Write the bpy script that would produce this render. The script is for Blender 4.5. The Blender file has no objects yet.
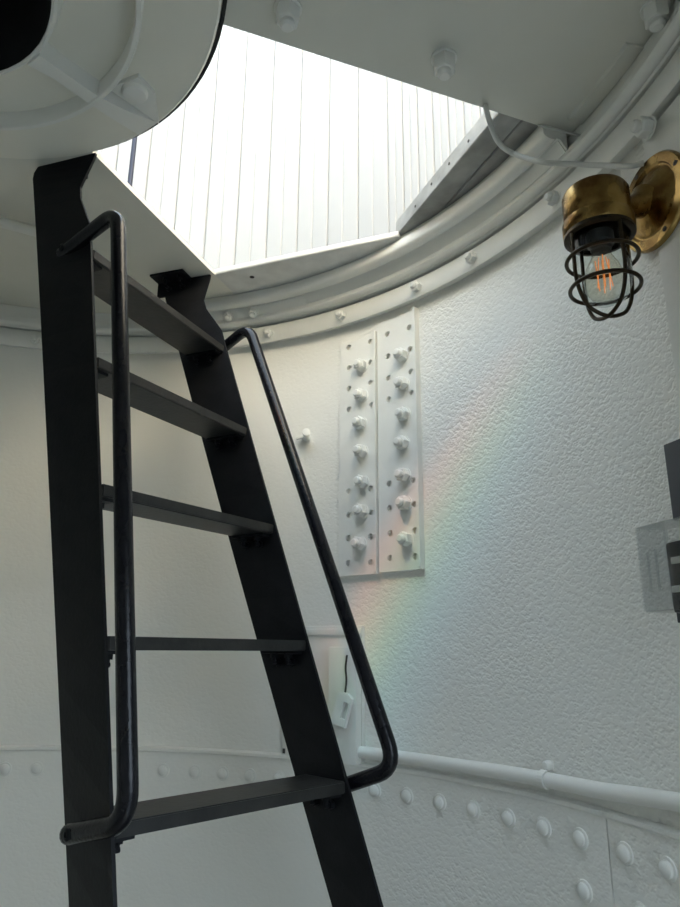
import bpy, bmesh, math, random
from mathutils import Vector, Matrix, geometry
random.seed(7)
SC = bpy.context.scene
COL = SC.collection
EYE = 1.484                      # lens height above the floor
rad, deg = math.radians, math.degrees

# ------------------------------------------------------------------ camera
FPX, PITCH, ROLL = 678.99, 0.2799, -0.0084
cp, sp, cr, sr = math.cos(PITCH), math.sin(PITCH), math.cos(ROLL), math.sin(ROLL)
fw = Vector((0, cp, sp)); up0 = Vector((0, -sp, cp)); rt0 = Vector((1, 0, 0))
rt = rt0 * cr - up0 * sr; up = rt0 * sr + up0 * cr
cd = bpy.data.cameras.new('camera'); cam = bpy.data.objects.new('camera', cd); COL.objects.link(cam)
cd.sensor_fit = 'VERTICAL'; cd.sensor_height = 36; cd.lens = FPX / 907 * 36; cd.clip_start = 0.02
cam.matrix_world = Matrix(((rt.x, up.x, -fw.x, 0), (rt.y, up.y, -fw.y, 0), (rt.z, up.z, -fw.z, EYE), (0, 0, 0, 1)))
SC.camera = cam

# ------------------------------------------------------------------ sky, sun, exposure
wd = bpy.data.worlds.new('sky'); SC.world = wd; wd.use_nodes = True
wn, wl = wd.node_tree.nodes, wd.node_tree.links; bg = wn['Background']; bg.inputs[1].default_value = 1.4
wtc = wn.new('ShaderNodeTexCoord'); wsx = wn.new('ShaderNodeSeparateXYZ'); wl.new(wtc.outputs['Generated'], wsx.inputs[0])
wr = wn.new('ShaderNodeValToRGB'); wl.new(wsx.outputs['Z'], wr.inputs['Fac'])          # sea below the horizon, hazy sky above
wr.color_ramp.elements[0].position = 0.0; wr.color_ramp.elements[0].color = (.16, .20, .24, 1)
wr.color_ramp.elements[1].position = 0.02; wr.color_ramp.elements[1].color = (.72, .86, 1.0, 1)
wl.new(wr.outputs['Color'], bg.inputs[0])
sd = bpy.data.lights.new('sun', 'SUN'); sun = bpy.data.objects.new('sun', sd); COL.objects.link(sun)
sd.energy = 28.0; sd.color = (1.0, 0.86, 0.64); sd.angle = rad(0.6)                        # low sun shining into the lantern room
sun.rotation_euler = (rad(90 - 25), 0, rad(-110)); sun.location = (-4, 2, 5)
SC.view_settings.view_transform = 'Standard'; SC.view_settings.look = 'None'
SC.view_settings.exposure = 1.85; SC.view_settings.gamma = 1.0; SC.view_settings.use_curve_mapping = False

# ------------------------------------------------------------------ pixel and tower geometry (eye-relative z)
CX, CY, R = -0.6735, 0.7332, 1.2517
def ray(u, v):
    a, b = u - 340, v - 453.5
    x = (a * cr - b * sr) / FPX; y = -(a * sr + b * cr) / FPX
    return Vector((x, cp - y * sp, sp + y * cp))
def atz(u, v, z): d = ray(u, v); return d * (z / d.z)
def atwall(u, v, r=R):
    d = ray(u, v); a = d.x ** 2 + d.y ** 2; b = -2 * (d.x * CX + d.y * CY); k = CX ** 2 + CY ** 2 - r * r
    return d * ((-b + math.sqrt(b * b - 4 * a * k)) / 2 / a)
def pol(t, r, z=0): return Vector((CX + r * math.cos(rad(t)), CY + r * math.sin(rad(t)), z))
def ang(p): return deg(math.atan2(p.y - CY, p.x - CX))

# ------------------------------------------------------------------ materials
def newmat(name):
    m = bpy.data.materials.new(name); m.use_nodes = True
    return m, m.node_tree.nodes, m.node_tree.links, m.node_tree.nodes['Principled BSDF']
def plain(name, col, rough=.4, metal=0, **kw):
    m, N, L, b = newmat(name)
    b.inputs['Base Color'].default_value = (*col, 1); b.inputs['Roughness'].default_value = rough; b.inputs['Metallic'].default_value = metal
    for k, v in kw.items(): b.inputs[k.replace('_', ' ')].default_value = v
    return m
def varied(name, c1, c2, scale, rough=.4, metal=0, bump=0, bscale=60, detail=4, r2=None, spec=.5):
    m, N, L, b = newmat(name)
    tc = N.new('ShaderNodeTexCoord'); nz = N.new('ShaderNodeTexNoise'); nz.inputs['Scale'].default_value = scale; nz.inputs['Detail'].default_value = detail
    L.new(tc.outputs['Object'], nz.inputs['Vector'])
    rp = N.new('ShaderNodeValToRGB'); rp.color_ramp.elements[0].position = .35; rp.color_ramp.elements[1].position = .7
    rp.color_ramp.elements[0].color = (*c1, 1); rp.color_ramp.elements[1].color = (*c2, 1)
    L.new(nz.outputs['Fac'], rp.inputs['Fac']); L.new(rp.outputs['Color'], b.inputs['Base Color'])
    b.inputs['Roughness'].default_value = rough; b.inputs['Metallic'].default_value = metal
    b.inputs['Specular IOR Level'].default_value = spec
    if r2 is not None:
        mr = N.new('ShaderNodeMapRange'); mr.inputs['From Min'].default_value = .3; mr.inputs['From Max'].default_value = .7
        mr.inputs['To Min'].default_value = rough; mr.inputs['To Max'].default_value = r2
        L.new(nz.outputs['Fac'], mr.inputs['Value']); L.new(mr.outputs['Result'], b.inputs['Roughness'])
    if bump:
        n2 = N.new('ShaderNodeTexNoise'); n2.inputs['Scale'].default_value = bscale; n2.inputs['Detail'].default_value = 3
        L.new(tc.outputs['Object'], n2.inputs['Vector'])
        bp = N.new('ShaderNodeBump'); bp.inputs['Strength'].default_value = bump; bp.inputs['Distance'].default_value = .004
        L.new(n2.outputs['Fac'], bp.inputs['Height']); L.new(bp.outputs['Normal'], b.inputs['Normal'])
    return m
def wall_material():
    m, N, L, b = newmat('pitted_white_paint')
    b.inputs['Base Color'].default_value = (.87, .86, .80, 1); b.inputs['Roughness'].default_value = .33
    g = N.new('ShaderNodeNewGeometry')
    # pits of the heavily painted casting: stretched noise cut by a threshold
    mp = N.new('ShaderNodeMapping'); mp.inputs['Scale'].default_value = (1, 1, 1.25); L.new(g.outputs['Position'], mp.inputs['Vector'])
    n1 = N.new('ShaderNodeTexNoise'); n1.inputs['Scale'].default_value = 96; n1.inputs['Detail'].default_value = 1.0; n1.inputs['Roughness'].default_value = .5
    L.new(mp.outputs['Vector'], n1.inputs['Vector'])
    r1 = N.new('ShaderNodeValToRGB'); r1.color_ramp.interpolation = 'EASE'; r1.color_ramp.elements[0].position = .28; r1.color_ramp.elements[1].position = .60
    L.new(n1.outputs['Fac'], r1.inputs['Fac'])
    n2 = N.new('ShaderNodeTexNoise'); n2.inputs['Scale'].default_value = 2.6; n2.inputs['Detail'].default_value = 2
    L.new(g.outputs['Position'], n2.inputs['Vector'])
    sx = N.new('ShaderNodeSeparateXYZ'); L.new(g.outputs['Position'], sx.inputs['Vector'])
    mx = N.new('ShaderNodeMapRange'); mx.inputs['From Min'].default_value = -.05; mx.inputs['From Max'].default_value = .28
    mx.inputs['To Min'].default_value = .10; mx.inputs['To Max'].default_value = .38
    L.new(sx.outputs['X'], mx.inputs['Value'])
    mn = N.new('ShaderNodeMapRange'); mn.inputs['From Min'].default_value = .3; mn.inputs['From Max'].default_value = .6
    mn.inputs['To Min'].default_value = .45; mn.inputs['To Max'].default_value = 1
    L.new(n2.outputs['Fac'], mn.inputs['Value'])
    mm = N.new('ShaderNodeMath'); mm.operation = 'MULTIPLY'; L.new(mx.outputs[0], mm.inputs[0]); L.new(mn.outputs[0], mm.inputs[1])
    bp = N.new('ShaderNodeBump'); bp.inputs['Distance'].default_value = .004
    L.new(mm.outputs[0], bp.inputs['Strength']); L.new(r1.outputs['Color'], bp.inputs['Height'])
    n3 = N.new('ShaderNodeTexNoise'); n3.inputs['Scale'].default_value = 14; n3.inputs['Detail'].default_value = 2
    L.new(g.outputs['Position'], n3.inputs['Vector'])
    b2 = N.new('ShaderNodeBump'); b2.inputs['Distance'].default_value = .006; b2.inputs['Strength'].default_value = .2
    L.new(n3.outputs['Fac'], b2.inputs['Height']); L.new(bp.outputs['Normal'], b2.inputs['Normal'])
    L.new(b2.outputs['Normal'], b.inputs['Normal'])
    return m
M = dict(
    wall=wall_material(),
    ceil=varied('ceiling_white_paint', (.70, .69, .61), (.75, .74, .66), 5, .38, bump=.12, bscale=30),
    pedestal=varied('pedestal_cream_paint', (.82, .80, .70), (.86, .84, .74), 6, .38, bump=.12, bscale=30),
    white=varied('white_gloss_paint', (.82, .815, .76), (.86, .855, .80), 9, .34, bump=.15, bscale=45),
    timber=varied('painted_timber', (.60, .60, .57), (.74, .74, .71), 16, .5, bump=.3, bscale=25),
    plank=varied('worn_grey_white_plank', (.26, .26, .24), (.42, .42, .40), 14, .6, bump=.4, bscale=30),
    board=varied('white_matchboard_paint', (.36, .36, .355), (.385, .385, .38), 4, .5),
    black=varied('black_ladder_paint', (.006, .0065, .008), (.011, .0115, .013), 20, .5, bump=.12, bscale=120, spec=.16),
    tread=varied('worn_black_tread_paint', (.016, .016, .015), (.028, .027, .025), 24, .45, bump=.15, bscale=90, spec=.4),
    rail=varied('black_gloss_pipe_paint', (.006, .006, .008), (.010, .010, .013), 25, .24, bump=.15, bscale=150, spec=.28),
    dark=plain('matt_black', (.008, .008, .008), .6),
    void=varied('well_black', (.008, .008, .009), (.02, .02, .022), 12, .6),
    navy=plain('dark_blue_paint', (.008, .011, .03), .5),
    brass=varied('aged_brass', (.13, .065, .02), (.52, .35, .12), 16, .2, 1, bump=.1, bscale=70, r2=.34),
    bronze=varied('dark_bronze_wire', (.03, .022, .014), (.07, .048, .025), 40, .38, .8),
    slot=plain('screw_slot_dark', (.02, .015, .01), .5),
    socket=plain('black_bakelite', (.02, .02, .02), .35),
    cable=varied('white_cable', (.62, .62, .58), (.7, .7, .66), 20, .45),
    grey=plain('dark_grey_plastic', (.055, .062, .075), .4),
    greyedge=plain('black_plastic', (.015, .016, .018), .35),
    stone=plain('floor_grey_paint', (.40, .37, .31), .5),
    chip=plain('chipped_paint_iron', (.05, .045, .04), .7),
)
def glassmat(name, col, rough, ior):
    """thin sheet: clear transmission plus a Fresnel reflection"""
    m, N, L, b = newmat(name); N.remove(b); out = [n for n in N if n.type == 'OUTPUT_MATERIAL'][0]
    tr = N.new('ShaderNodeBsdfTransparent'); tr.inputs[0].default_value = (*col, 1)
    gl = N.new('ShaderNodeBsdfGlossy'); gl.inputs['Roughness'].default_value = rough
    lw = N.new('ShaderNodeLayerWeight'); pw = N.new('ShaderNodeMath'); pw.operation = 'POWER'; pw.inputs[1].default_value = 4
    fr = N.new('ShaderNodeMath'); fr.operation = 'MULTIPLY_ADD'; fr.inputs[1].default_value = .85; fr.inputs[2].default_value = .04
    L.new(lw.outputs['Facing'], pw.inputs[0]); L.new(pw.outputs[0], fr.inputs[0])
    mx = N.new('ShaderNodeMixShader'); L.new(fr.outputs[0], mx.inputs[0]); L.new(tr.outputs[0], mx.inputs[1]); L.new(gl.outputs[0], mx.inputs[2])
    L.new(mx.outputs[0], out.inputs['Surface'])
    return m
M['glass'] = glassmat('lamp_glass', (.90, .93, .92), .03, 1.5)
M['bulb'] = glassmat('bulb_glass', (.97, .95, .90), .02, 1.45)
M['clear'] = glassmat('clear_plastic', (.93, .94, .945), .12, 1.5)
m_, N_, L_, b_ = newmat('glowing_filament'); b_.inputs['Base Color'].default_value = (.5, .16, .03, 1)
b_.inputs['Emission Color'].default_value = (1, .33, .08, 1); b_.inputs['Emission Strength'].default_value = .22; M['filament'] = m_

# ------------------------------------------------------------------ object helpers
WM = {}                                            # world matrix of every object built
UP = Vector((0, 0, 1))
def tag(o, label=None, cat=None, group=None, kind=None):
    if label: o['label'] = label
    if cat: o['category'] = cat
    if group: o['group'] = group
    if kind: o['kind'] = kind
    return o
def place(o, parent, W):
    COL.objects.link(o); WM[o] = W
    if parent: o.parent = parent; o.matrix_basis = WM[parent].inverted() @ W
    else: o.matrix_basis = W
    return o
def empty(name, p): return place(bpy.data.objects.new(name, None), None, Matrix.Translation(Vector((p[0], p[1], p[2] + EYE))))
def obj(name, bm, mat, parent=None, smooth=False, M4=None):
    """bmesh in eye-relative world coordinates -> one object whose origin is its base; with M4 the mesh is local"""
    bmesh.ops.recalc_face_normals(bm, faces=bm.faces[:])
    if M4 is None:
        xs = [v.co for v in bm.verts]; lo = Vector((min(c.x for c in xs), min(c.y for c in xs), min(c.z for c in xs))); hi = Vector((max(c.x for c in xs), max(c.y for c in xs), max(c.z for c in xs)))
        o0 = Vector(((lo.x + hi.x) / 2, (lo.y + hi.y) / 2, lo.z))
        bmesh.ops.translate(bm, verts=bm.verts[:], vec=-o0); W = Matrix.Translation(o0 + UP * EYE)
    else: W = Matrix.Translation(UP * EYE) @ M4
    me = bpy.data.meshes.new(name); bm.to_mesh(me); bm.free(); me.materials.append(M[mat])
    if smooth:
        for p in me.polygons: p.use_smooth = True
        if smooth != 'all': me.set_sharp_from_angle(angle=rad(38))
    return place(bpy.data.objects.new(name, me), parent, W)
def inst(name, me, parent, M4): return place(bpy.data.objects.new(name, me), parent, Matrix.Translation(UP * EYE) @ M4)
def frame(p, zdir, xdir=None):
    z = Vector(zdir).normalized(); x = Vector(xdir) if xdir is not None else (Vector((0, 0, 1)) if abs(z.z) < .9 else Vector((1, 0, 0)))
    y = z.cross(x).normalized(); x = y.cross(z)
    return Matrix(((x.x, y.x, z.x, p[0]), (x.y, y.y, z.y, p[1]), (x.z, y.z, z.z, p[2]), (0, 0, 0, 1)))
def lathe(bm, prof, n=24, M4=Matrix(), cap0=True, cap1=True, twist=0):
    rings = []
    for r, z in prof:
        if r < 1e-6: rings.append([bm.verts.new(M4 @ Vector((0, 0, z)))])
        else: rings.append([bm.verts.new(M4 @ Vector((r * math.cos(2 * math.pi * i / n + twist), r * math.sin(2 * math.pi * i / n + twist), z))) for i in range(n)])
    for a, b in zip(rings, rings[1:]):
        for i in range(n):
            j = (i + 1) % n
            if len(a) == 1 and len(b) == 1: continue
            if len(a) == 1: bm.faces.new((a[0], b[i], b[j]))
            elif len(b) == 1: bm.faces.new((a[i], a[j], b[0]))
            else: bm.faces.new((a[i], a[j], b[j], b[i]))
    if cap0 and len(rings[0]) > 2: bm.faces.new(rings[0])
    if cap1 and len(rings[-1]) > 2: bm.faces.new(rings[-1])
    return bm
def arcsweep(bm, prof, t0, t1, n, closed=False):
    """closed (r,z) section swept about the tower axis from angle t0 to t1"""
    rings = [[bm.verts.new(pol(t0 + (t1 - t0) * i / n, r, z)) for r, z in prof] for i in range(n + (0 if closed else 1))]
    k = len(prof)
    for i in range(n):
        a, b = rings[i], rings[(i + 1) % len(rings)]
        for j in range(k): bm.faces.new((a[j], a[(j + 1) % k], b[(j + 1) % k], b[j]))
    if not closed: bm.faces.new(rings[0]); bm.faces.new(rings[-1])
    return bm
def smoothpath(pts, rc, seg=6):
    """polyline with its corners rounded to radius rc"""
    out = [Vector(pts[0])]
    for i in range(1, len(pts) - 1):
        p0, p1, p2 = Vector(pts[i - 1]), Vector(pts[i]), Vector(pts[i + 1])
        a = (p0 - p1); b = (p2 - p1); d = min(rc, a.length * .49, b.length * .49)
        s, e = p1 + a.normalized() * d, p1 + b.normalized() * d
        for k in range(seg + 1):
            t = k / seg; out.append(s * (1 - t) ** 2 + p1 * 2 * t * (1 - t) + e * t * t)
    out.append(Vector(pts[-1])); return out
def spline(pts, seg=8):
    P = [Vector(p) for p in pts]; P = [P[0] * 2 - P[1]] + P + [P[-1] * 2 - P[-2]]; out = []
    for i in range(1, len(P) - 2):
        for k in range(seg):
            t = k / seg; a, b, c, d = P[i - 1:i + 3]
            out.append(.5 * (2 * b + (c - a) * t + (2 * a - 5 * b + 4 * c - d) * t * t + (3 * b - a - 3 * c + d) * t ** 3))
    out.append(P[-2]); return out
def tube(bm, path, r, n=12, closed=False, caps=True):
    P = [Vector(p) for p in path]; m = len(P); rings = []; prev = None
    for i in range(m):
        if closed: t = (P[(i + 1) % m] - P[i - 1]).normalized()
        else: t = (P[min(i + 1, m - 1)] - P[max(i - 1, 0)]).normalized()
        if prev is None: x = t.orthogonal().normalized()
        else: x = (prev - t * prev.dot(t)).normalized()
        prev = x; y = t.cross(x)
        rr = r[i] if isinstance(r, (list, tuple)) else r
        rings.append([bm.verts.new(P[i] + x * rr * math.cos(2 * math.pi * k / n) + y * rr * math.sin(2 * math.pi * k / n)) for k in range(n)])
    for i in range(m if closed else m - 1):
        a, b = rings[i], rings[(i + 1) % m]
        for k in range(n): bm.faces.new((a[k], a[(k + 1) % n], b[(k + 1) % n], b[k]))
    if not closed and caps: bm.faces.new(rings[0]); bm.faces.new(rings[-1])
    return bm
def prism(bm, poly, d):
    """polygon (3D points) pushed along vector d"""
    a = [bm.verts.new(Vector(p)) for p in poly]; b = [bm.verts.new(Vector(p) + Vector(d)) for p in poly]; n = len(a)
    bm.faces.new(a); bm.faces.new(b[::-1])
    for i in range(n): bm.faces.new((a[i], b[i], b[(i + 1) % n], a[(i + 1) % n]))
    return bm
def box(bm, c, ax, ay, az, sx, sy, sz, bev=0):
    c = Vector(c); ax, ay, az = Vector(ax) * sx / 2, Vector(ay) * sy / 2, Vector(az) * sz / 2
    b2 = bmesh.new(); prism(b2, [c - ax - ay - az, c + ax - ay - az, c + ax + ay - az, c - ax + ay - az], az * 2)
    bmesh.ops.recalc_face_normals(b2, faces=b2.faces[:])
    if bev: bmesh.ops.bevel(b2, geom=b2.edges[:], offset=bev, segments=2, profile=.6, affect='EDGES')
    me = bpy.data.meshes.new('t'); b2.to_mesh(me); b2.free(); bm.from_mesh(me); bpy.data.meshes.remove(me)
    return bm
def cdt(outer, holes, keep):
    """2D triangulation of a polygon with holes -> points, triangles"""
    pts, edges = [], []
    for loop in [outer] + holes:
        s = len(pts); pts += [Vector((p[0], p[1])) for p in loop]; edges += [(s + i, s + (i + 1) % len(loop)) for i in range(len(loop))]
    v, e, f, *_ = geometry.delaunay_2d_cdt(pts, edges, [], 1, 1e-6)
    f = [t for t in f if keep(sum((v[i] for i in t), Vector((0, 0))) / 3)]
    return v, f
def slab(bm, v, f, to3, thick):
    """triangulated sheet made solid: to3(x, y, d) gives the 3D point at depth d"""
    a = [bm.verts.new(to3(p.x, p.y, 0)) for p in v]; b = [bm.verts.new(to3(p.x, p.y, thick)) for p in v]
    cnt = {}
    for t in f:
        bm.faces.new([a[i] for i in t]); bm.faces.new([b[i] for i in reversed(t)])
        for i in range(3):
            e = (t[i], t[(i + 1) % 3]); cnt[tuple(sorted(e))] = cnt.get(tuple(sorted(e)), []) + [e]
    for es in cnt.values():
        if len(es) == 1: i, j = es[0]; bm.faces.new((a[j], a[i], b[i], b[j]))
    for vv in [x for x in bm.verts if not x.link_faces]: bm.verts.remove(vv)
    return bm
def mesh(name, bm, mat, smooth=True):
    bmesh.ops.recalc_face_normals(bm, faces=bm.faces[:])
    me = bpy.data.meshes.new(name); bm.to_mesh(me); bm.free(); me.materials.append(M[mat])
    if smooth:
        for p in me.polygons: p.use_smooth = True
        me.set_sharp_from_angle(angle=rad(35))
    return me

# shared hardware meshes (axis +z, base at z = 0)
def nut_mesh(name, af, h, stub_r, stub_h, mat='white'):
    bm = bmesh.new(); rc = af / math.sqrt(3)
    lathe(bm, [(rc * 1.12, 0), (rc * 1.12, h * .12)], 20)
    lathe(bm, [(rc, h * .12), (rc, h * .88), (rc * .88, h)], 6)
    return mesh(name, bm, mat)
def stub_mesh(name, r, z0, z1, mat='white'):
    bm = bmesh.new(); lathe(bm, [(r, z0), (r, z1 - r * .35), (r * .7, z1), (0, z1 + .0006)], 14); return mesh(name, bm, mat)
NUT = nut_mesh('nut', .031, .021, 0, 0); STUB = stub_mesh('bolt_end', .0105, .015, .033)
NUTB = nut_mesh('nut', .036, .030, 0, 0); STUBB = stub_mesh('bolt_end', .0125, .02, .042)
NUTS = nut_mesh('nut', .026, .016, 0, 0); STUBS = stub_mesh('bolt_end', .009, .012, .025)
bm = bmesh.new(); lathe(bm, [(.0178, 0), (.0170, .0025), (.0130, .0032), (.0120, .0072), (.0085, .0100), (0, .0108)], 16); RIVET = mesh('rivet', bm, 'white')
bm = bmesh.new(); lathe(bm, [(.0085, 0), (.0085, .0015), (.0045, .0032), (.0040, .0012), (0, .0012)], 12); SCREW_BLACK = mesh('bolt', bm, 'black')
bm = bmesh.new(); lathe(bm, [(.0085, 0), (.0085, .009)], 6); lathe(bm, [(.0045, .009), (.0045, .020)], 8); BOLT_BLACK = mesh('bolt', bm, 'black')
def nut(parent, p, d, big=0, x=None):
    me, st = ((NUT, STUB), (NUTB, STUBB), (NUTS, STUBS))[big]
    F = frame(p, d, x) @ Matrix.Rotation(random.uniform(0, 1), 4, 'Z')
    o = inst('nut', me, parent, F); inst('bolt_end', st, o, F); return o

# ================================================================== THE SETTING
ZF = -EYE; ZC = 1.0155                               # floor and ceiling, eye-relative
bm = bmesh.new(); lathe(bm, [(R + .12, ZF - .1), (R + .12, ZF)], 96, Matrix.Translation((CX, CY, 0)))
tag(obj('floor', bm, 'stone'), 'grey painted floor of the round tower room', 'floor', kind='structure')

# round iron wall with an added doorway, out of frame, that lets daylight in
D0, D1, DT = -33.0, -6.0, .42                     # doorway angles and head height
bm = bmesh.new(); T = [D1 + (360 + D0 - D1) * i / 150 for i in range(151)]
def wallstrip(T, z0, z1):
    for a, b in zip(T, T[1:]):
        for (r, fl) in ((R, 0), (R + .03, 1)):
            q = [pol(a, r, z0), pol(b, r, z0), pol(b, r, z1), pol(a, r, z1)]
            bm.faces.new([bm.verts.new(p) for p in q])
wallstrip(T, ZF, ZC + .045)
wallstrip([D0 + (D1 - D0) * i / 20 for i in range(21)], DT, ZC + .045)
bmesh.ops.remove_doubles(bm, verts=bm.verts[:], dist=1e-5)
wall = tag(obj('wall_round', bm, 'wall', smooth='all'), 'round white cast-iron tower wall with thick pitted paint', 'wall', kind='structure')
# belt course of lower plates, proud of the wall, with a seam
ZB = -.256; GAP = .06
seams = [25.0, 87.0, 149.0, 211.0, 273.0]
bound = [-6.0] + seams + [325.0]
for a, b in zip(bound, bound[1:]):
    bm = bmesh.new(); arcsweep(bm, [(R + .002, ZB), (R - .012, ZB), (R - .017, ZB - .003), (R - .017, ZB - .009), (R - .0125, ZB - .013), (R - .0125, ZF + .01), (R + .002, ZF + .01)], a + GAP, b - GAP, max(6, int((b - a) / 2.5)))
    obj('belt_plate', bm, 'wall', wall, smooth=True)
rv = [19.37, 23.39, 27.86, 31.75, 35.75, 39.85, 43.95, 48.05, 52.17, 56.3, 60.5, 64.75, 68.6, 72.25, 75.95, 80.05, 84.1, 88.1, 92.0, 95.8, 99.5, 103.4, 15.3, 11.2] + [107.4 + 4.02 * k for k in range(24)] + [7.1, 3.0]
for t in rv:
    inst('rivet', RIVET, wall, frame(pol(t, R - .0125, -.3125), -pol(t, 1) + pol(t, 0)))
for t, z in ((27.86, -.392), (27.86, -.47), (22.4, -.392), (22.4, -.47)):
    inst('rivet', RIVET, wall, frame(pol(t, R - .0125, z), -pol(t, 1) + pol(t, 0)))
# small drips and weld beads on the wall
def inward(t): return Vector((-math.cos(rad(t)), -math.sin(rad(t)), 0))
def tang(t): return Vector((-math.sin(rad(t)), math.cos(rad(t)), 0))
# vertical flange of the next wall plate on the right
bm = bmesh.new(); arcsweep(bm, [(R + .002, ZF), (R - .02, ZF), (R - .02, .872), (R + .002, .872)], 5.0, 12.35, 5)
tag(obj('trim_1', bm, 'white', smooth=True), 'upright white iron flange behind the brass lamp', 'flange', kind='structure')

# cornice ring: flange, groove, rounded lip, sloping band, bead
prof = [(R, .893), (1.224, .884), (1.221, .888), (1.221, .934), (1.224, .938), (1.236, .940), (1.236, .946), (1.222, .946)]
prof += [(1.208 + .0135 * math.cos(a), .957 + .0125 * math.sin(a)) for a in [rad(x) for x in (-40, -65, -90, -115, -140, -165)]]
prof += [(1.200, .972), (1.216, .978), (1.216, ZC - .0005), (R, ZC - .0005)]
bm = bmesh.new(); arcsweep(bm, prof, 0, 360, 128, closed=True)
cornice = tag(obj('trim_2', bm, 'white', smooth=True), 'white stepped iron cornice ring around the top of the round wall', 'cornice', kind='structure')
for t in (23.43, 35.74, 44.35, 56.37):
    nut(cornice, pol(t, 1.221, .909), inward(t), 2)
for t in (10.9,): nut(cornice, pol(t, 1.221, .862), inward(t), 0)
for k in range(8): nut(cornice, pol(68 + 11.6 * k, 1.221, .909), inward(68 + 11.6 * k), 2)
for (u, v) in ((226, 319), (252, 316)):
    p = atz(u, v, .955); t = ang(p); nut(cornice, pol(t, 1.191, .976), inward(t) * .6 - UP, 2)
bm = bmesh.new(); arcsweep(bm, [(1.180, .986), (1.196, .964), (1.199, .968), (1.184, .992)], 61.5, 72.5, 6)
obj('packing_plate', bm, 'white', cornice)
bm = bmesh.new(); arcsweep(bm, [(1.180, .987), (1.196, .965), (1.199, .968), (1.184, .992)], 20.2, 30.0, 5)
obj('packing_plate', bm, 'white', cornice)

# inner band and bead, only across the hatch sector
bead = [(1.199, .966), (1.181, .990), (1.178, .987)] + [(1.160 + .017 * math.cos(a), .994 + .011 * math.sin(a)) for a in [rad(x) for x in (-25, -55, -90, -125, -155, -180)]] + [(1.143, 1.004), (1.144, 1.0145), (1.199, 1.0145)]
bm = bmesh.new(); arcsweep(bm, bead, 20.0, 86.0, 40); obj('inner_bead', bm, 'white', cornice, smooth=True)

# ceiling: iron floor plates of the lantern room with the hatch sector cut out
A = atz(225, 25, ZC); Bp = atz(487, 109, ZC); D_ = atz(212, 272, ZC); E_ = atz(95, 155, ZC)
def hit(p, q, r):                                 # where the line p->q leaves radius r
    d = (q - p); d.z = 0; d.normalize(); x, y = p.x - CX, p.y - CY
    b = x * d.x + y * d.y; c = x * x + y * y - r * r
    return Vector((p.x, p.y, 0)) + d * (-b + math.sqrt(b * b - c))
X1 = hit(A, Bp, 1.15); X2 = hit(E_, D_, 1.15)
t1, t2 = ang(X1), ang(X2)
hole = [A] + [Bp] + [pol(t1 + (t2 - t1) * i / 14, 1.15) for i in range(15)] + [D_, E_]
ta, te = ang(A), ang(E_)
hole += [pol(te + (ta + 360 - te) * i / 60, .472) for i in range(61)]
from mathutils.geometry import intersect_point_tri_2d
def inside(p, poly):
    c = False; n = len(poly)
    for i in range(n):
        a, b = poly[i], poly[i - 1]
        if (a[1] > p[1]) != (b[1] > p[1]) and p[0] < (b[0] - a[0]) * (p[1] - a[1]) / (b[1] - a[1]) + a[0]: c = not c
    return c
outer = [pol(360 * i / 96, 1.246) for i in range(96)]
v, f = cdt(outer, [hole], lambda c: not inside(c, hole))
bm = bmesh.new(); slab(bm, v, f, lambda x, y, d: Vector((x, y, ZC + d)), .012)
ceiling = tag(obj('ceiling', bm, 'ceil'), 'white painted iron ceiling plates around the open hatch', 'ceiling', kind='structure')
for (u, v) in ((288, 12), (444, 62), (655, 12)):
    nut(ceiling, atz(u, v - 4, ZC), (0, 0, -1), 1)
for (u, v) in ((609, 136), (579, 160)):
    p = atz(u, v, .995); nut(ceiling, Vector((p.x, p.y, ZC)), (0, 0, -1), 2)
# butt strap under the plate edge, by the cornice
bm = bmesh.new(); arcsweep(bm, [(1.180, ZC), (1.184, ZC - .006), (1.214, ZC - .006), (1.214, ZC)], 9.8, 18.6, 8)
obj('butt_strap', bm, 'ceil', ceiling)
# conduit and stiffener under the plate beyond the ladder
bm = bmesh.new(); pa, pb = atz(-40, 211, .982), atz(60, 238, .982)
d = (pb - pa).normalized(); tube(bm, [pa - d * .18, pa, pb - d * .02], .013, 12)
tag(obj('conduit', bm, 'white', smooth=True), 'white conduit pipe under the ceiling plate behind the ladder top', 'pipe')

# hatch surround in the open sector: rounded timber, plank deck, planks with worn edge
Dt, Ct = atz(212, 271, 1.030), atz(399, 232, 1.030)
Db, Cb = atz(236, 299, 1.0165), atz(404, 250, 1.0165)
def flat(p, z): return Vector((p.x, p.y, z))
dc = flat(Ct - Dt, 0).normalized(); nn = Vector((-dc.y, dc.x, 0))          # nn points outwards
bm = bmesh.new()
q = [flat(p, 1.0165) for p in (Dt, Ct, Cb, Db)]; prism(bm, q, UP * .020); bmesh.ops.recalc_face_normals(bm, faces=bm.faces[:])
ed = [e for e in bm.edges if all((flat(v.co, 0) - flat(Dt, 0)).dot(nn) < .001 for v in e.verts)]
bmesh.ops.bevel(bm, geom=ed, offset=.007, segments=4, profile=.5, affect='EDGES')
hatch = empty('hatch_surround', flat((Dt + Ct) / 2, 1.006)); tag(hatch, 'white rounded timber sill and worn planks edging the ceiling hatch', 'hatch')
tim = obj('sill_timber', bm, 'timber', hatch, smooth=True)
bm = bmesh.new(); pk = flat(atz(250, 276, 1.035), 0); d0 = ray(250, 276)
lathe(bm, [(.007, 0), (.007, .0008), (0, .001)], 12, frame(atz(252, 277, 1.0165), -UP)); obj('knot', bm, 'chip', tim)
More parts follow.
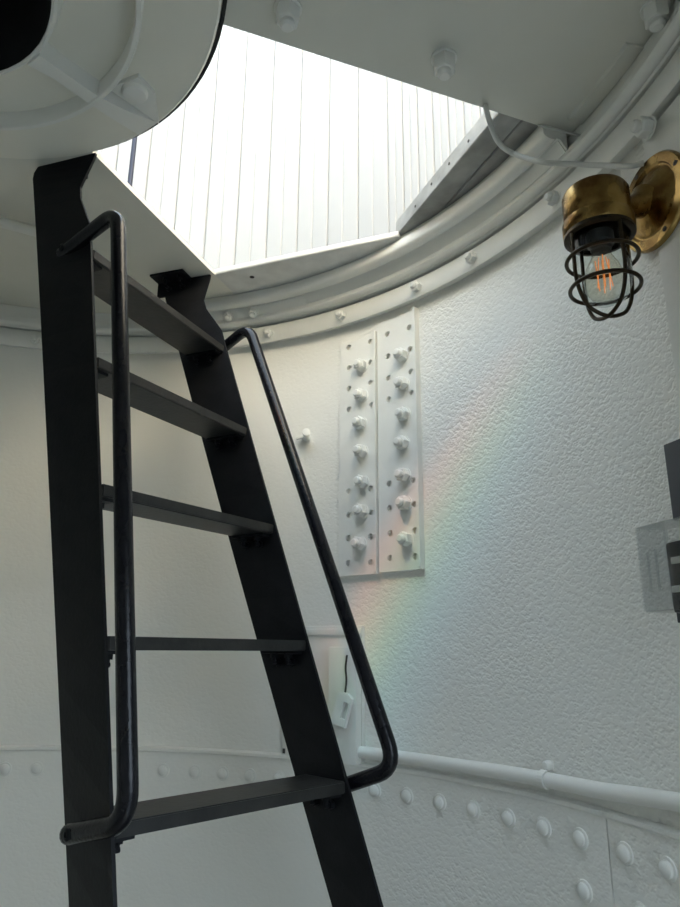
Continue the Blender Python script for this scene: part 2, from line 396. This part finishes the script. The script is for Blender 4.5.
# planks beyond the slanting hatch edge C-B
q0 = flat(Ct, 0); q1 = flat(atz(487, 109, 1.07), 0); cb = (q1 - q0).normalized(); no = Vector((-cb.y, cb.x, 0))
if no.dot(q0 - Vector((CX, CY, 0))) < 0: no = -no
x0 = 0
for k, w in enumerate((.058, .075, .07, .06)):
    bm = bmesh.new(); s0 = q0 - cb * .02 + no * x0; e = q1 + cb * .06 + no * x0
    def rr(p): return math.hypot(p.x - CX, p.y - CY)
    while rr(s0 + no * w) > 1.236 and (e - s0).dot(cb) > .05: s0 = s0 + cb * .01
    while rr(e + no * w) > 1.236 and (e - s0).dot(cb) > .05: e = e - cb * .01
    if (e - s0).dot(cb) < .06: continue
    prism(bm, [s0 + UP * (ZC + .0135), e + UP * (ZC + .0135), e + no * (w - .003) + UP * (ZC + .0135), s0 + no * (w - .003) + UP * (ZC + .0135)], UP * (.043 - .003 * (k % 2)))
    bmesh.ops.recalc_face_normals(bm, faces=bm.faces[:]); bmesh.ops.bevel(bm, geom=bm.edges[:], offset=.002, segments=1, affect='EDGES')
    pl = obj('plank', bm, 'plank', hatch); x0 += w
    if k == 0:
        for s in (.09, .17, .25, .33):
            b2 = bmesh.new(); lathe(b2, [(.0035, 0), (.0035, .001), (0, .0012)], 8, frame(q0 + cb * s + UP * (ZC + .035 + .004 * math.sin(s * 50)), -no)); obj('nail_hole', b2, 'chip', pl)
# deck between the sill timber and the matchboard wall
poly = [flat(Dt, 0) + nn * .15, flat(Ct, 0) + nn * .07]
tA, tB = ang(poly[1]), ang(poly[0])
poly += [pol(tA + (tB - tA) * i / 8, 1.24) for i in range(9)]
bm = bmesh.new(); prism(bm, [flat(p, ZC + .0135) for p in poly], UP * .035); obj('deck_board', bm, 'plank', hatch)

# matchboard wall of the lantern room above
RU = 1.25
wu = None
def board_mesh(step):
    """one tongue-and-groove board with a centre bead groove, local frame x = tangent, y = inwards"""
    w = 2 * RU * math.sin(rad(step) / 2); bm = bmesh.new(); h = 1.35; g = .0035; dpt = .003; hw = w / 2 - .0008
    sec = [(-hw, .0), (-hw, .010), (-hw + g, .014), (-g, .014), (0, .014 - dpt), (g, .014), (hw - g, .014), (hw, .010), (hw, 0)]
    a = [bm.verts.new((x, y, 0)) for x, y in sec]; b = [bm.verts.new((x, y, h)) for x, y in sec]; k = len(sec)
    for i in range(k): bm.faces.new((a[i], a[(i + 1) % k], b[(i + 1) % k], b[i]))
    bm.faces.new(a); bm.faces.new(b[::-1]); return mesh('board', bm, 'board', False)
bm = bmesh.new(); arcsweep(bm, [(RU + .002, 1.05), (RU + .03, 1.05), (RU + .03, 2.42), (RU + .002, 2.42)], 0, 360, 96, closed=True)
wu = tag(obj('wall_upper', bm, 'board', smooth=True), 'white vertical matchboard wall of the room above, seen through the hatch', 'wall', kind='structure')
BM1, BM2 = board_mesh(5.04), board_mesh(2.52)
def board(t, me):
    x, y = -tang(t), inward(t); p = pol(t, RU + .003, 1.055)
    inst('board', me, wu, Matrix(((x.x, y.x, 0, p.x), (x.y, y.y, 0, p.y), (0, 0, 1, p.z), (0, 0, 0, 1))))
t = 49.43 + 2.52
while t < 150: board(t, BM1); t += 5.04
t = 49.43 - 1.26
while t > -40: board(t, BM2); t -= 2.52
bm = bmesh.new(); arcsweep(bm, [(RU - .03, 2.42), (RU + .05, 2.42), (RU + .05, 2.45), (RU - .03, 2.45)], 0, 360, 96, closed=True); obj('capping_rail', bm, 'board', wu)
bm = bmesh.new(); p = atwall(133, 155, 1.16); lathe(bm, [(.008, 1.012), (.008, 2.4)], 12, Matrix.Translation((p.x, p.y, 0)))
tag(obj('upright_pole', bm, 'navy', smooth=True), 'thin dark blue upright pole standing against the white matchboards', 'pole')

# added rainbow-coloured spot above the pedestal, standing in for sunlight dispersed by the lens
LS = Vector((-.62, .78, 2.0)); ld = bpy.data.lights.new('spectrum_spot', 'SPOT'); lo = bpy.data.objects.new('spectrum_spot', ld); COL.objects.link(lo)
zc = -(atwall(435, 560) - LS).normalized(); yv = (atwall(515, 395) - LS).normalized() - (atwall(372, 690) - LS).normalized()
yv = (yv - zc * yv.dot(zc)).normalized(); xv = yv.cross(zc)
lo.matrix_world = Matrix(((xv.x, yv.x, zc.x, LS.x), (xv.y, yv.y, zc.y, LS.y), (xv.z, yv.z, zc.z, LS.z + EYE), (0, 0, 0, 1)))
ld.energy = 22; ld.spot_size = rad(30); ld.spot_blend = .4; ld.shadow_soft_size = .004; ld.use_nodes = True
n, l = ld.node_tree.nodes, ld.node_tree.links; em = n['Emission']
tcn = n.new('ShaderNodeTexCoord'); sxn = n.new('ShaderNodeSeparateXYZ'); l.new(tcn.outputs['Normal'], sxn.inputs[0])
def lm(op, a, b=None):
    q = n.new('ShaderNodeMath'); q.operation = op
    for k, x in enumerate((a, b)):
        if x is None: continue
        if isinstance(x, (int, float)): q.inputs[k].default_value = x
        else: l.new(x, q.inputs[k])
    return q.outputs[0]
az = lm('ABSOLUTE', sxn.outputs['Z']); ss = lm('DIVIDE', sxn.outputs['X'], az); tt = lm('DIVIDE', sxn.outputs['Y'], az)
ss = lm('ADD', ss, lm('MULTIPLY', lm('MULTIPLY', tt, tt), -.9))                    # slight curve of the band
def lramp(x, lo_, hi_, stops):
    mr = n.new('ShaderNodeMapRange'); mr.inputs['From Min'].default_value = lo_; mr.inputs['From Max'].default_value = hi_; l.new(x, mr.inputs['Value'])
    rp = n.new('ShaderNodeValToRGB'); l.new(mr.outputs[0], rp.inputs[0]); e = rp.color_ramp.elements
    while len(e) < len(stops): e.new(.5)
    for k, (p, c) in enumerate(stops): e[k].position = p; e[k].color = (*c, 1)
    return rp.outputs['Color']
spec = lramp(ss, -.085, .065, [(0, (0, 0, 0)), (.14, (.10, .03, .03)), (.27, (1.0, .36, .14)), (.39, (.90, .64, .18)), (.52, (.40, .75, .30)), (.66, (.15, .55, .55)), (.80, (.07, .26, .36)), (1, (0, 0, 0))])
env = lramp(tt, -.19, .24, [(0, (0, 0, 0)), (.22, (1, 1, 1)), (.42, (.7, .7, .7)), (.75, (.3, .3, .3)), (1, (0, 0, 0))])
mul = n.new('ShaderNodeMix'); mul.data_type = 'RGBA'; mul.blend_type = 'MULTIPLY'; mul.inputs[0].default_value = 1
l.new(spec, mul.inputs[6]); l.new(env, mul.inputs[7]); l.new(mul.outputs[2], em.inputs['Color'])

# ================================================================== LENS PEDESTAL
ped = empty('lens_pedestal', (CX, CY, .945)); tag(ped, 'round ribbed white underside of the lens pedestal with a dark central hole', 'pedestal')
MC = Matrix.Translation((CX, CY, 0))
def ringobj(name, prof, mat, parent, n=96):
    bm = bmesh.new(); k = len(prof)
    rs = [[bm.verts.new(pol(360 * i / n, r, z)) for r, z in prof] for i in range(n)]
    for i in range(n):
        a, b = rs[i], rs[(i + 1) % n]
        for j in range(k): bm.faces.new((a[j], a[(j + 1) % k], b[(j + 1) % k], b[j]))
    return obj(name, bm, mat, parent, smooth=True)
PZ = .013
fl = ringobj('flange', [(.24, .985 + PZ), (.36, .990 + PZ), (.487, .986 + PZ), (.491, .990 + PZ), (.491, 1.03), (.24, 1.03)], 'pedestal', ped)
ringobj('rib_ring', [(.360, .992 + PZ), (.360, .957 + PZ), (.362, .954 + PZ), (.369, .954 + PZ), (.371, .957 + PZ), (.371, .992 + PZ)], 'white', ped)
ringobj('hub_ring', [(.236, .99 + PZ), (.236, .952 + PZ), (.240, .950 + PZ), (.245, .954 + PZ), (.252, .99 + PZ)], 'white', ped)
ringobj('black_rim', [(.493, 1.012), (.500, 1.012), (.500, 1.06), (.493, 1.06)], 'dark', ped)  # thin black ring around the flange edge
bm = bmesh.new(); lathe(bm, [(.2355, .952 + PZ), (.2355, 1.25), (0, 1.25)], 48, MC, cap0=False, cap1=False); obj('well', bm, 'void', ped, smooth=True)  # near-black lining makes the central hole read dark
bm = bmesh.new(); lathe(bm, [(.42, 1.025), (.42, 1.3), (.0, 1.3)], 64, MC, cap0=False, cap1=False); obj('drum', bm, 'white', ped, smooth=True)
for k in range(6):
    th = 54 + 60 * k; i_, t_ = -inward(th), tang(th)
    bm = bmesh.new(); rows = []
    for r, w, z in ((.245, .020, .950), (.29, .015, .955), (.36, .016, .957), (.42, .022, .966), (.485, .032, .982)):
        c = pol(th, r); rows.append([bm.verts.new(c + t_ * s * w + UP * zz) for s, zz in ((-1, .99 + PZ), (-.9, z + PZ), (.9, z + PZ), (1, .99 + PZ))])
    for a, b in zip(rows, rows[1:]):
        for j in range(4): bm.faces.new((a[j], a[(j + 1) % 4], b[(j + 1) % 4], b[j]))
    bm.faces.new(rows[0]); bm.faces.new(rows[-1]); obj('web', bm, 'white', ped)
    bm = bmesh.new(); c = [pol(th - 3.5, .375), pol(th - 13, .40), pol(th - 11, .44), pol(th - 3.5, .488)]
    prism(bm, [flat(p, .980 + PZ) for p in c], UP * .012); lug = obj('lug', bm, 'white', ped)
    bm = bmesh.new(); lathe(bm, [(.024, 0), (.024, .004), (.021, .010), (.012, .014), (0, .015)], 20, frame(pol(th - 8, .412, .981 + PZ), (0, 0, -1))); obj('bolt_head', bm, 'white', lug, smooth=True)

# ================================================================== LADDER
def Lp(z): return Vector((-.3497 - .1882 * z, 1.0732 + .1508 * z, z))
def Rp(z): return Vector((-.0552 - .3232 * z, 1.4326 + .2803 * z, z))
def Dv(z): d = Rp(z) - Lp(z); d.z = 0; return d.normalized()
def Nv(z): d = Dv(z); return Vector((-d.y, d.x, 0))
ladder = empty('ladder', (Lp(ZF) + Rp(ZF)) / 2); tag(ladder, 'black steel ladder with five visible treads leaning up into the ceiling hatch', 'ladder')
ST, TZ0 = .006, .0158
def SWz(z): return .142 + .014 * ((z - .4) / .75) ** 2
def stringer(side):
    bm = bmesh.new(); rows = []
    zs = [ZF + (.90 - ZF) * i / 30 for i in range(31)] + [.93, .96, .985, 1.0, ZC - .0004]
    for z in zs:
        P = (Lp if side < 0 else Rp)(z); n, d = Nv(z), Dv(z)
        wf = .006 if side < 0 else 0.0
        wb = SWz(z) if side < 0 else .144
        P = P - d * (.003 if side < 0 else ST)
        if z > .84: wf = .006 + .022 * min(1, (z - .84) / .06) if z < .93 else .028 - .042 * min(1, (z - .93) / .08)
        if side < 0 and z > .99: wb -= .004 if z < 1.01 else .016
        o = -d if side < 0 else d
        inn = 0 if side > 0 else 1
        q = [P + n * wf, P + n * wb, P + n * wb + (d * ST), P + n * wf + (d * ST)]
        rows.append([bm.verts.new(p) for p in q])
    for a, b in zip(rows, rows[1:]):
        for j in range(4): bm.faces.new((a[j], a[(j + 1) % 4], b[(j + 1) % 4], b[j]))
    bm.faces.new(rows[0]); bm.faces.new(rows[-1])
    return obj('stringer', bm, 'black', ladder)
sL, sR = stringer(-1), stringer(1)
TD, TT = .108, .021
for k in range(-5, 4):
    z = TZ0 + .25 * k; d, n = Dv(z), Nv(z); a, b = Lp(z) + d * ST, Rp(z)
    bm = bmesh.new()
    q = [a + n * .005, b + n * .003, b + n * TD, a + n * TD]
    prism(bm, [p - UP * TT for p in q], UP * TT); bmesh.ops.recalc_face_normals(bm, faces=bm.faces[:])
    bmesh.ops.bevel(bm, geom=bm.edges[:], offset=.002, segments=2, affect='EDGES')
    tr = obj('tread', bm, 'tread', ladder)
    for P, s in ((a, 1), (b, -1)):                                           # angle cleats and bolts under both ends
        bm = bmesh.new(); o = d * s
        c0 = P + n * .012 - UP * (TT + .0003)
        sec = [Vector((0, 0)), Vector((.034, 0)), Vector((.034, -.005)), Vector((.005, -.006)), Vector((.005, -.034)), Vector((0, -.034))]
        prism(bm, [c0 + o * x + UP * y for x, y in sec], n * .090)
        cl = obj('cleat', bm, 'black', tr)
        for s2 in (.025, .065):
            inst('bolt', BOLT_BLACK, cl, frame(c0 + n * s2 + o * .021 - UP * .005, (0, 0, -1)))
            inst('bolt', BOLT_BLACK, cl, frame(c0 + n * s2 + o * .005 - UP * .022, o))
    for s2 in (.035, .112):                                                # countersunk bolts through the near stringer
        zz = z - .036; inst('bolt', SCREW_BLACK, sL, frame(Lp(zz) + Nv(zz) * s2, -Dv(zz)))
        inst('bolt', SCREW_BLACK, sR, frame(Rp(zz) + Nv(zz) * s2 + Dv(zz) * ST, Dv(zz)))
# top fixing angles under the ceiling plate
for P, s in ((Lp(ZC - .0005) + Dv(1) * ST, 1), (Rp(ZC - .0005) - Dv(1) * ST, -1)):
    d, n = Dv(1), Nv(1); bm = bmesh.new(); c0 = P + n * (.05 if s > 0 else .045) - UP * .0005
    sec = [(0, 0), (.05, 0), (.05, -.006), (.006, -.006), (.006, -.05), (0, -.05)]
    prism(bm, [c0 + d * s * x + UP * y for x, y in sec], n * (.082 if s > 0 else .105)); cl = obj('top_angle', bm, 'black', ladder)
    for s2 in (.02, .065):
        inst('bolt', BOLT_BLACK, cl, frame(c0 + n * s2 + d * s * .03 - UP * .006, (0, 0, -1)))
        inst('bolt', BOLT_BLACK, cl, frame(c0 + n * s2 + d * s * .006 - UP * .03, d * s))
# handrails of bent pipe, bolted to the outer faces
def onplane(u, v, base, d, off): r = ray(u, v); return r * ((base + d * off).dot(d) / r.dot(d))
RR = .0142
DL, DR = Vector((.626, .78, 0)), Vector((.655, .755, 0))
def rail(pts, P, d, off, sgn):
    w = [onplane(u, v, P(0), d, off) for u, v in pts]
    path = smoothpath(w, .045, 7)
    bm = bmesh.new(); tube(bm, path, RR, 16)
    o = obj('handrail', bm, 'rail', ladder, smooth=True)
    for e, q in ((w[0], w[1]), (w[-1], w[-2])):
        bm = bmesh.new(); ax = (e - q).normalized(); lathe(bm, [(RR, 0), (RR * .95, .005), (RR * .6, .011), (0, .0135)], 14, frame(e, ax)); obj('end_cap', bm, 'rail', o, smooth=True)
        m = e + (q - e).normalized() * .016
        inst('bolt', SCREW_BLACK, o, frame(m - d * sgn * -1 * (RR - .001), d * sgn))
    return o
rail([(63, 254), (118, 211), (128.5, 823), (70, 834)], Lp, DL, -.019, -1)
rail([(206, 362), (249, 327), (396.5, 768), (335, 789)], Rp, DR, ST + .019, 1)

# ================================================================== STRAP PLATES ON THE WALL
def strap(t0, t1, z0, z1, nuts, holes, ribs, label):
    th = .011; tm = (t0 + t1) / 2
    root = empty('strap_plate', pol(tm, R, z0)); tag(root, label, 'iron plate')
    s = lambda t: (tm - t) * math.pi / 180 * R
    x0, x1 = s(t0), s(t1)
    hp = [];
    for (u, v) in holes:
        p = atwall(u, v, R - th); hp.append((s(ang(p)), p.z))
    ns = 10
    out = [(x0 + (x1 - x0) * i / ns, z0) for i in range(ns)] + [(x1, z0 + (z1 - z0) * i / 20) for i in range(20)] + [(x1 - (x1 - x0) * i / ns, z1) for i in range(ns)] + [(x0, z1 - (z1 - z0) * i / 20) for i in range(20)]
    loops = [[(cx + .0082 * math.cos(a), cz + .0082 * math.sin(a)) for a in [2 * math.pi * i / 14 for i in range(14)]] for cx, cz in hp]
    v, f = cdt(out, loops, lambda c: all((c.x - cx) ** 2 + (c.y - cz) ** 2 > .0078 ** 2 for cx, cz in hp))
    bm = bmesh.new(); slab(bm, v, f, lambda x, y, d: pol(tm - x / R * 180 / math.pi, R - th + d, y), th - .0005)
    pl = obj('plate', bm, 'white', root)
    for (u, v) in nuts:
        p = atwall(u, v, R - th - .015); nut(root, pol(ang(p), R - th, p.z), inward(ang(p)), 0, (0, 0, 1))
    for (tr, zt) in ribs:
        bm = bmesh.new(); arcsweep(bm, [(R, z0 + .002), (R - .018, z0 + .002), (R - .019, z0 + .006), (R - .019, zt), (R, zt)], tr - .17, tr + .17, 2); obj('edge_strip', bm, 'white', root)
def c5(L): return [(320 + x / 3.023, 300 + y / 3.023) for x, y in L]
strap(51.75, 57.2, .18, .832, c5([(118, 195), (118, 285), (115, 370), (118, 455), (120, 548), (117, 635), (112, 735)]),
      c5([(87, 143), (152, 125), (88, 205), (152, 188), (88, 268), (153, 250), (88, 330), (156, 317), (87, 578), (153, 570), (87, 650), (155, 642), (85, 720), (153, 715), (86, 795), (153, 793)]),
      [(51.78, .842)], 'narrower, shorter white bolted strap plate on the round wall, nearer the ladder')
strap(45.5, 51.45, .183, .862, c5([(240, 163), (242, 250), (245, 343), (242, 430), (245, 527), (248, 612), (252, 722)]),
      c5([(204, 103), (269, 83), (205, 170), (272, 148), (206, 236), (275, 216), (207, 300), (276, 280), (209, 555), (281, 545), (210, 630), (284, 618), (212, 705), (287, 697), (212, 780), (287, 775)]),
      [(45.6, .868)], 'wider, taller white bolted strap plate on the round wall, nearer the brass lamp')

# ================================================================== SMALL WALL FITTINGS
# painted-over stud with a wing on the wall between ladder and straps
p = atwall(306, 437); t = ang(p); i_, t_ = inward(t), tang(t)
bm = bmesh.new(); lathe(bm, [(.014, 0), (.014, .006), (.008, .009), (.008, .036), (.011, .037), (.011, .047), (0, .049)], 14, frame(p, i_ - t_ * .6))
st = obj('wall_stud', bm, 'white', smooth=True); tag(st, 'small painted-over stud on the wall between the ladder and the strap plates', 'stud')
bm = bmesh.new(); box(bm, p + i_ * .014 + t_ * .008 - UP * .004, t_, UP, i_, .03, .010, .010, .003); obj('wing', bm, 'white', st, smooth=True)

# flat switchboard with cover behind the ladder
tb = 59.4; i_, t_ = inward(tb), tang(tb)
def onflat(u, v, off):                            # pixel onto the board's tangent plane
    q = pol(tb, R, 0) + i_ * off; r = ray(u, v); return r * (q.dot(i_) / r.dot(i_))
root = empty('junction_board', pol(tb, R, -.28)); tag(root, 'white painted junction board with a raised cover, on the wall behind the ladder', 'junction board')
def flatbox(name, u0, u1, v0, v1, off0, off1, mat, parent, bev=.002):
    q = [onflat(u0, v0, off1), onflat(u1, v0, off1), onflat(u1, v1, off1), onflat(u0, v1, off1)]
    x0 = sum(p.dot(t_) for p in (q[0], q[3])) / 2; x1 = sum(p.dot(t_) for p in (q[1], q[2])) / 2
    z1 = (q[0].z + q[1].z) / 2; z0 = (q[2].z + q[3].z) / 2
    c = t_ * (x0 + x1) / 2 + i_ * (pol(tb, R).dot(i_) + (off0 + off1) / 2) + UP * (z0 + z1) / 2
    bm = bmesh.new(); box(bm, c, t_, UP, i_, abs(x1 - x0), abs(z1 - z0), off1 - off0, bev); return obj(name, bm, mat, parent, smooth=True)
bd = flatbox('back_board', 283, 362, 626, 766, .006, .020, 'white', root)
flatbox('top_batten', 284, 361, 629, 635, .020, .025, 'white', root, .001)
cv = flatbox('cover', 328, 356, 647, 764, .020, .046, 'white', root, .003)
flatbox('keyhole', 282.5, 285, 748.5, 753.5, .0195, .0208, 'chip', bd, .0002)
bm = bmesh.new(); pp = onflat(347, 655, .051); pe = onflat(345, 694, .056); tube(bm, spline([pp, pp.lerp(pe, .33) + t_ * .002, pp.lerp(pe, .66) - t_ * .002, pe]), .0024, 6)
tg = empty('hanging_tag', onflat(343, 727, .052)); tag(tg, 'white rectangular tag with an open window hanging on a cord from the junction board', 'tag')
obj('cord', bm, 'chip', tg)
# tilted frame-shaped tag
a = rad(17); ax = (-t_ * math.cos(a) - UP * math.sin(a)); ay = (UP * math.cos(a) - t_ * math.sin(a)); c = onflat(342.5, 709, .057)
w, h = .040, .076
out = [(-w / 2, -h / 2), (w / 2, -h / 2), (w / 2, h / 2 - .008), (.006, h / 2), (-.006, h / 2), (-w / 2, h / 2 - .008)]; hl = [(.002, -h / 2 + .018), (w / 2 - .005, -h / 2 + .018), (w / 2 - .005, h / 2 - .02), (.002, h / 2 - .02)]
v, f = cdt(out, [hl], lambda q: not inside(q, hl))
bm = bmesh.new(); slab(bm, v, f, lambda x, y, d: c + ax * x + ay * y + i_ * (d - .005), .010); obj('tag_body', bm, 'white', tg)
bm = bmesh.new(); box(bm, c + ax * (w / 4 + .000) + ay * (-.002) - i_ * .003, ax, ay, i_, w / 2 - .006, h - .038, .002); obj('tag_back', bm, 'cable', tg)

# conduit pipe along the wall under the straps, with a saddle clip
def zpf(t): return -.2225 - .011 * max(0, min(1, (t - 16) / 26)) + .0013 * max(0, min(8, 25 - t))
path = [onflat(355, 748, .02)]
path = [pol(t, R - .019, zpf(t)) for t in [54.6 - i * 1.5 for i in range(30)]]
bm = bmesh.new(); tube(bm, path, .0135, 14)
cp_ = obj('wall_conduit', bm, 'white', smooth=True); tag(cp_, 'white conduit pipe clipped along the round wall below the strap plates', 'pipe')
bm = bmesh.new(); lathe(bm, [(.018, 0), (.018, .012), (.016, .014)], 14, frame(path[0] - tang(54) * .0, tang(54.6) * -1)); obj('coupling', bm, 'white', cp_, smooth=True)
for tc in (31.0, 13.5):
    c = pol(tc, R - .019, zpf(tc))
    bm = bmesh.new(); i2, t2 = inward(tc), tang(tc)
    for s in range(9):
        a0, a1 = rad(-90 + 180 * s / 9), rad(-90 + 180 * (s + 1) / 9)
        q = [c + i2 * math.cos(x) * r + UP * math.sin(x) * r for x in (a0, a1) for r in (.0135, .0165)]
        prism(bm, [q[0] - t2 * .007, q[1] - t2 * .007, q[3] - t2 * .007, q[2] - t2 * .007], t2 * .014)
    for s in (-1, 1): box(bm, c + UP * s * .023 - i2 * .016, t2, UP, i2, .014, .016, .004)
    cl = obj('saddle_clip', bm, 'white', cp_); inst('screw', STUBS, cl, frame(c + UP * .023 - i2 * .026, i2))

# two boxes at the right edge: dark panel above a clear covered device
tk = 14.0; i_, t_ = inward(tk), tang(tk); tb = tk
bx = flatbox('dark_panel_box', 667, 716, 434, 517, .006, .03, 'grey', None, .002); tag(bx, 'flat dark grey panel box on the wall beneath the brass lamp', 'panel')
root = empty('covered_device', pol(tk, R, .05)); tag(root, 'dark wall device under a clear plastic cover, below the dark grey panel', 'device')
flatbox('back_plate', 672, 730, 540, 622, .006, .012, 'greyedge', root, .002)
dv = flatbox('device_body', 668, 728, 536, 612, .012, .05, 'greyedge', root, .006)
flatbox('grey_band', 670, 724, 553, 560, .05, .054, 'cable', dv, .001); flatbox('grey_band', 671, 724, 583, 590, .05, .054, 'cable', dv, .001)
# cover shell: thin walled box open to the wall
def onx(u, off): p = onflat(u, 570, off); return p.dot(t_)
def cover(u0, u1, v0, v1, off0, off1, th=.0022):
    xa, xb = onx(u0, off1), onx(u1, off1); z1 = onflat(u0, v0, off1).z; z0 = onflat(u0, v1, off1).z; o0 = pol(tk, R).dot(i_); bm = bmesh.new()
    zc, xc, w, h = (z0 + z1) / 2, (xa + xb) / 2, abs(xa - xb), abs(z1 - z0)
    P = lambda x, y, z: t_ * x + i_ * (o0 + y) + UP * z
    box(bm, P(xc, off1, zc), t_, UP, i_, w, h, th, .0006)
    ym, dp = (off0 + off1 - th) / 2, off1 - off0 - th
    for x in (xa, xb): box(bm, P(x, ym, zc), t_, UP, i_, th, h, dp, .0006)
    for z in (z0, z1): box(bm, P(xc, ym, z), t_, UP, i_, w, th, dp, .0006)
    return obj('clear_cover', bm, 'clear', root)
cvr = cover(640, 735, 527, 612, .008, .062)
flatbox('cover_rib', 648, 649.5, 552, 590, .0635, .066, 'clear', cvr, .0004); flatbox('cover_rib', 656, 657.5, 549, 590, .0635, .066, 'clear', cvr, .0004)
flatbox('cover_edge', 667, 669, 529, 606, .0635, .069, 'clear', cvr, .0006)

# ================================================================== BRASS WALL LAMP
wp = atwall(655, 203, R - .022); tl = ang(wp); i_, t_ = inward(tl), tang(tl)
lamp = empty('wall_lamp', wp + i_ * .1 - UP * .24); tag(lamp, 'brass caged bulkhead wall lamp with a clear glass and filament bulb', 'lamp')
F = frame(wp, i_)
bm = bmesh.new(); lathe(bm, [(.083, 0), (.083, .005), (.080, .009), (.065, .010), (.062, .006), (.057, .006), (.053, .009), (.046, .014), (.034, .018), (.027, .024)], 48, F)
bp_ = obj('backplate', bm, 'brass', lamp, smooth=True)
for k in range(4):
    a = rad(20 + 90 * k); q = F @ Vector((.0725 * math.cos(a), .0725 * math.sin(a), .0092))
    b2 = bmesh.new(); lathe(b2, [(.0045, 0), (.0045, .0012), (.0015, .0014), (.0013, .0004), (0, .0004)], 10, frame(q, i_)); obj('screw', b2, 'slot', bp_)
LA = .113; cc = wp + i_ * LA
zt, zb = .733, .652
bm = bmesh.new(); path = [wp + i_ * s + UP * (.0 - .02 * (s / .1) ** 2) for s in (.018, .03, .045, .06, .075)]
path = [Vector((p.x, p.y, wp.z + (zt - .03 - wp.z) * (k / 4) ** .8)) for k, p in enumerate(path)]
tube(bm, path, [.030, .023, .0195, .018, .020], 20); obj('arm', bm, 'brass', lamp, smooth=True)
MCc = Matrix.Translation((cc.x, cc.y, 0))
bm = bmesh.new(); lathe(bm, [(0, zt), (.043, zt - .001), (.050, zt - .004), (.0530, zt - .010), (.0530, zb + .028), (.0515, zb + .026), (.0515, zb + .024), (.0558, zb + .022), (.0562, zb + .019), (.0562, zb + .003), (.054, zb), (.047, zb), (.047, zb + .01), (0, zb + .012)], 48, MCc)
cap = obj('cap', bm, 'brass', lamp, smooth=True)
bm = bmesh.new(); lathe(bm, [(.0555, zb - .0005), (.0555, zb - .006), (.052, zb - .008), (.047, zb - .008), (.047, zb - .0005)], 40, MCc); obj('cage_collar', bm, 'bronze', cap, smooth=True)
# glass jar (hollow)
bm = bmesh.new(); g = [(.043, zb + .008), (.043, .60), (.0425, .575), (.040, .553), (.033, .538), (.020, .530), (0, .527)]
gi = [(max(0, r - .002), z + (.002 if r < .047 else 0)) for r, z in g][::-1]
lathe(bm, g, 40, MCc, cap0=False, cap1=False); obj('glass_jar', bm, 'glass', lamp, smooth='all')
bm = bmesh.new(); lathe(bm, [(.022, zb + .012), (.022, zb - .018), (.018, zb - .022), (.016, zb - .030), (0, zb - .031)], 20, MCc); obj('lamp_socket', bm, 'socket', lamp, smooth=True)
# filament bulb
zs = zb - .028
bm = bmesh.new(); lathe(bm, [(.013, zs), (.016, zs - .014), (.026, zs - .034), (.0315, zs - .055), (.030, zs - .072), (.022, zs - .085), (.010, zs - .091), (0, zs - .092)], 32, MCc, cap0=False); 
bulb = obj('bulb', bm, 'bulb', lamp, smooth='all')
for k in range(6):
    a = rad(60 * k + 12); r0, r1 = (.006, .013) if k % 2 else (.012, .009)
    b2 = bmesh.new(); tube(b2, [Vector((cc.x + r0 * math.cos(a), cc.y + r0 * math.sin(a), zs - .016)), Vector((cc.x + r1 * math.cos(a), cc.y + r1 * math.sin(a), zs - .072))], .0008, 6); obj('filament', b2, 'filament', bulb)
bm = bmesh.new(); lathe(bm, [(.0025, zs), (.002, zs - .068)], 8, MCc); obj('filament_stem', bm, 'glass', bulb)
# wire cage
view = math.atan2(-cc.y, -cc.x)
for (z, r) in ((.605, .0545), (.554, .0530)):
    bm = bmesh.new(); tube(bm, [Vector((cc.x + r * math.cos(a), cc.y + r * math.sin(a), z)) for a in [2 * math.pi * i / 48 for i in range(48)]], .0033, 8, closed=True); obj('cage_ring', bm, 'bronze', lamp, smooth=True)
for k in range(4):
    a = view + rad(38 + 90 * k); pr = [(.051, zb - .004), (.051, .63), (.0515, .60), (.0515, .57), (.046, .54), (.034, .518), (.016, .508), (0.0, .505)]
    bm = bmesh.new(); tube(bm, spline([Vector((cc.x + r * math.cos(a), cc.y + r * math.sin(a), z)) for r, z in pr], 5), .0033, 8); obj('cage_bar', bm, 'bronze', lamp, smooth=True)

# white cable from the hatch edge to the lamp
pts = [atz(486, 104, 1.03), atz(487, 113, .985), atz(497, 140, .955), atz(512, 153, .955), atwall(540, 161.5, 1.12), atwall(570, 164, 1.16), atwall(605, 165.5, 1.192), atwall(630, 166, 1.2)]
e = wp + UP * .078 + i_ * .012; pts.append(e)
bm = bmesh.new(); tube(bm, spline(pts, 8), .0052, 10)
tag(obj('lamp_cable', bm, 'cable', smooth=True), 'white cable drooping from the hatch edge across the cornice to the brass lamp', 'cable')
bm = bmesh.new(); tube(bm, spline([atz(538, 125, .996), atz(560, 131, .994), atz(585, 136, .992), atz(603, 136, .99)], 6), .0022, 8)
tag(obj('thin_wire', bm, 'cable', smooth=True), 'thin white wire under the ceiling plate edge above the lamp cable', 'wire')
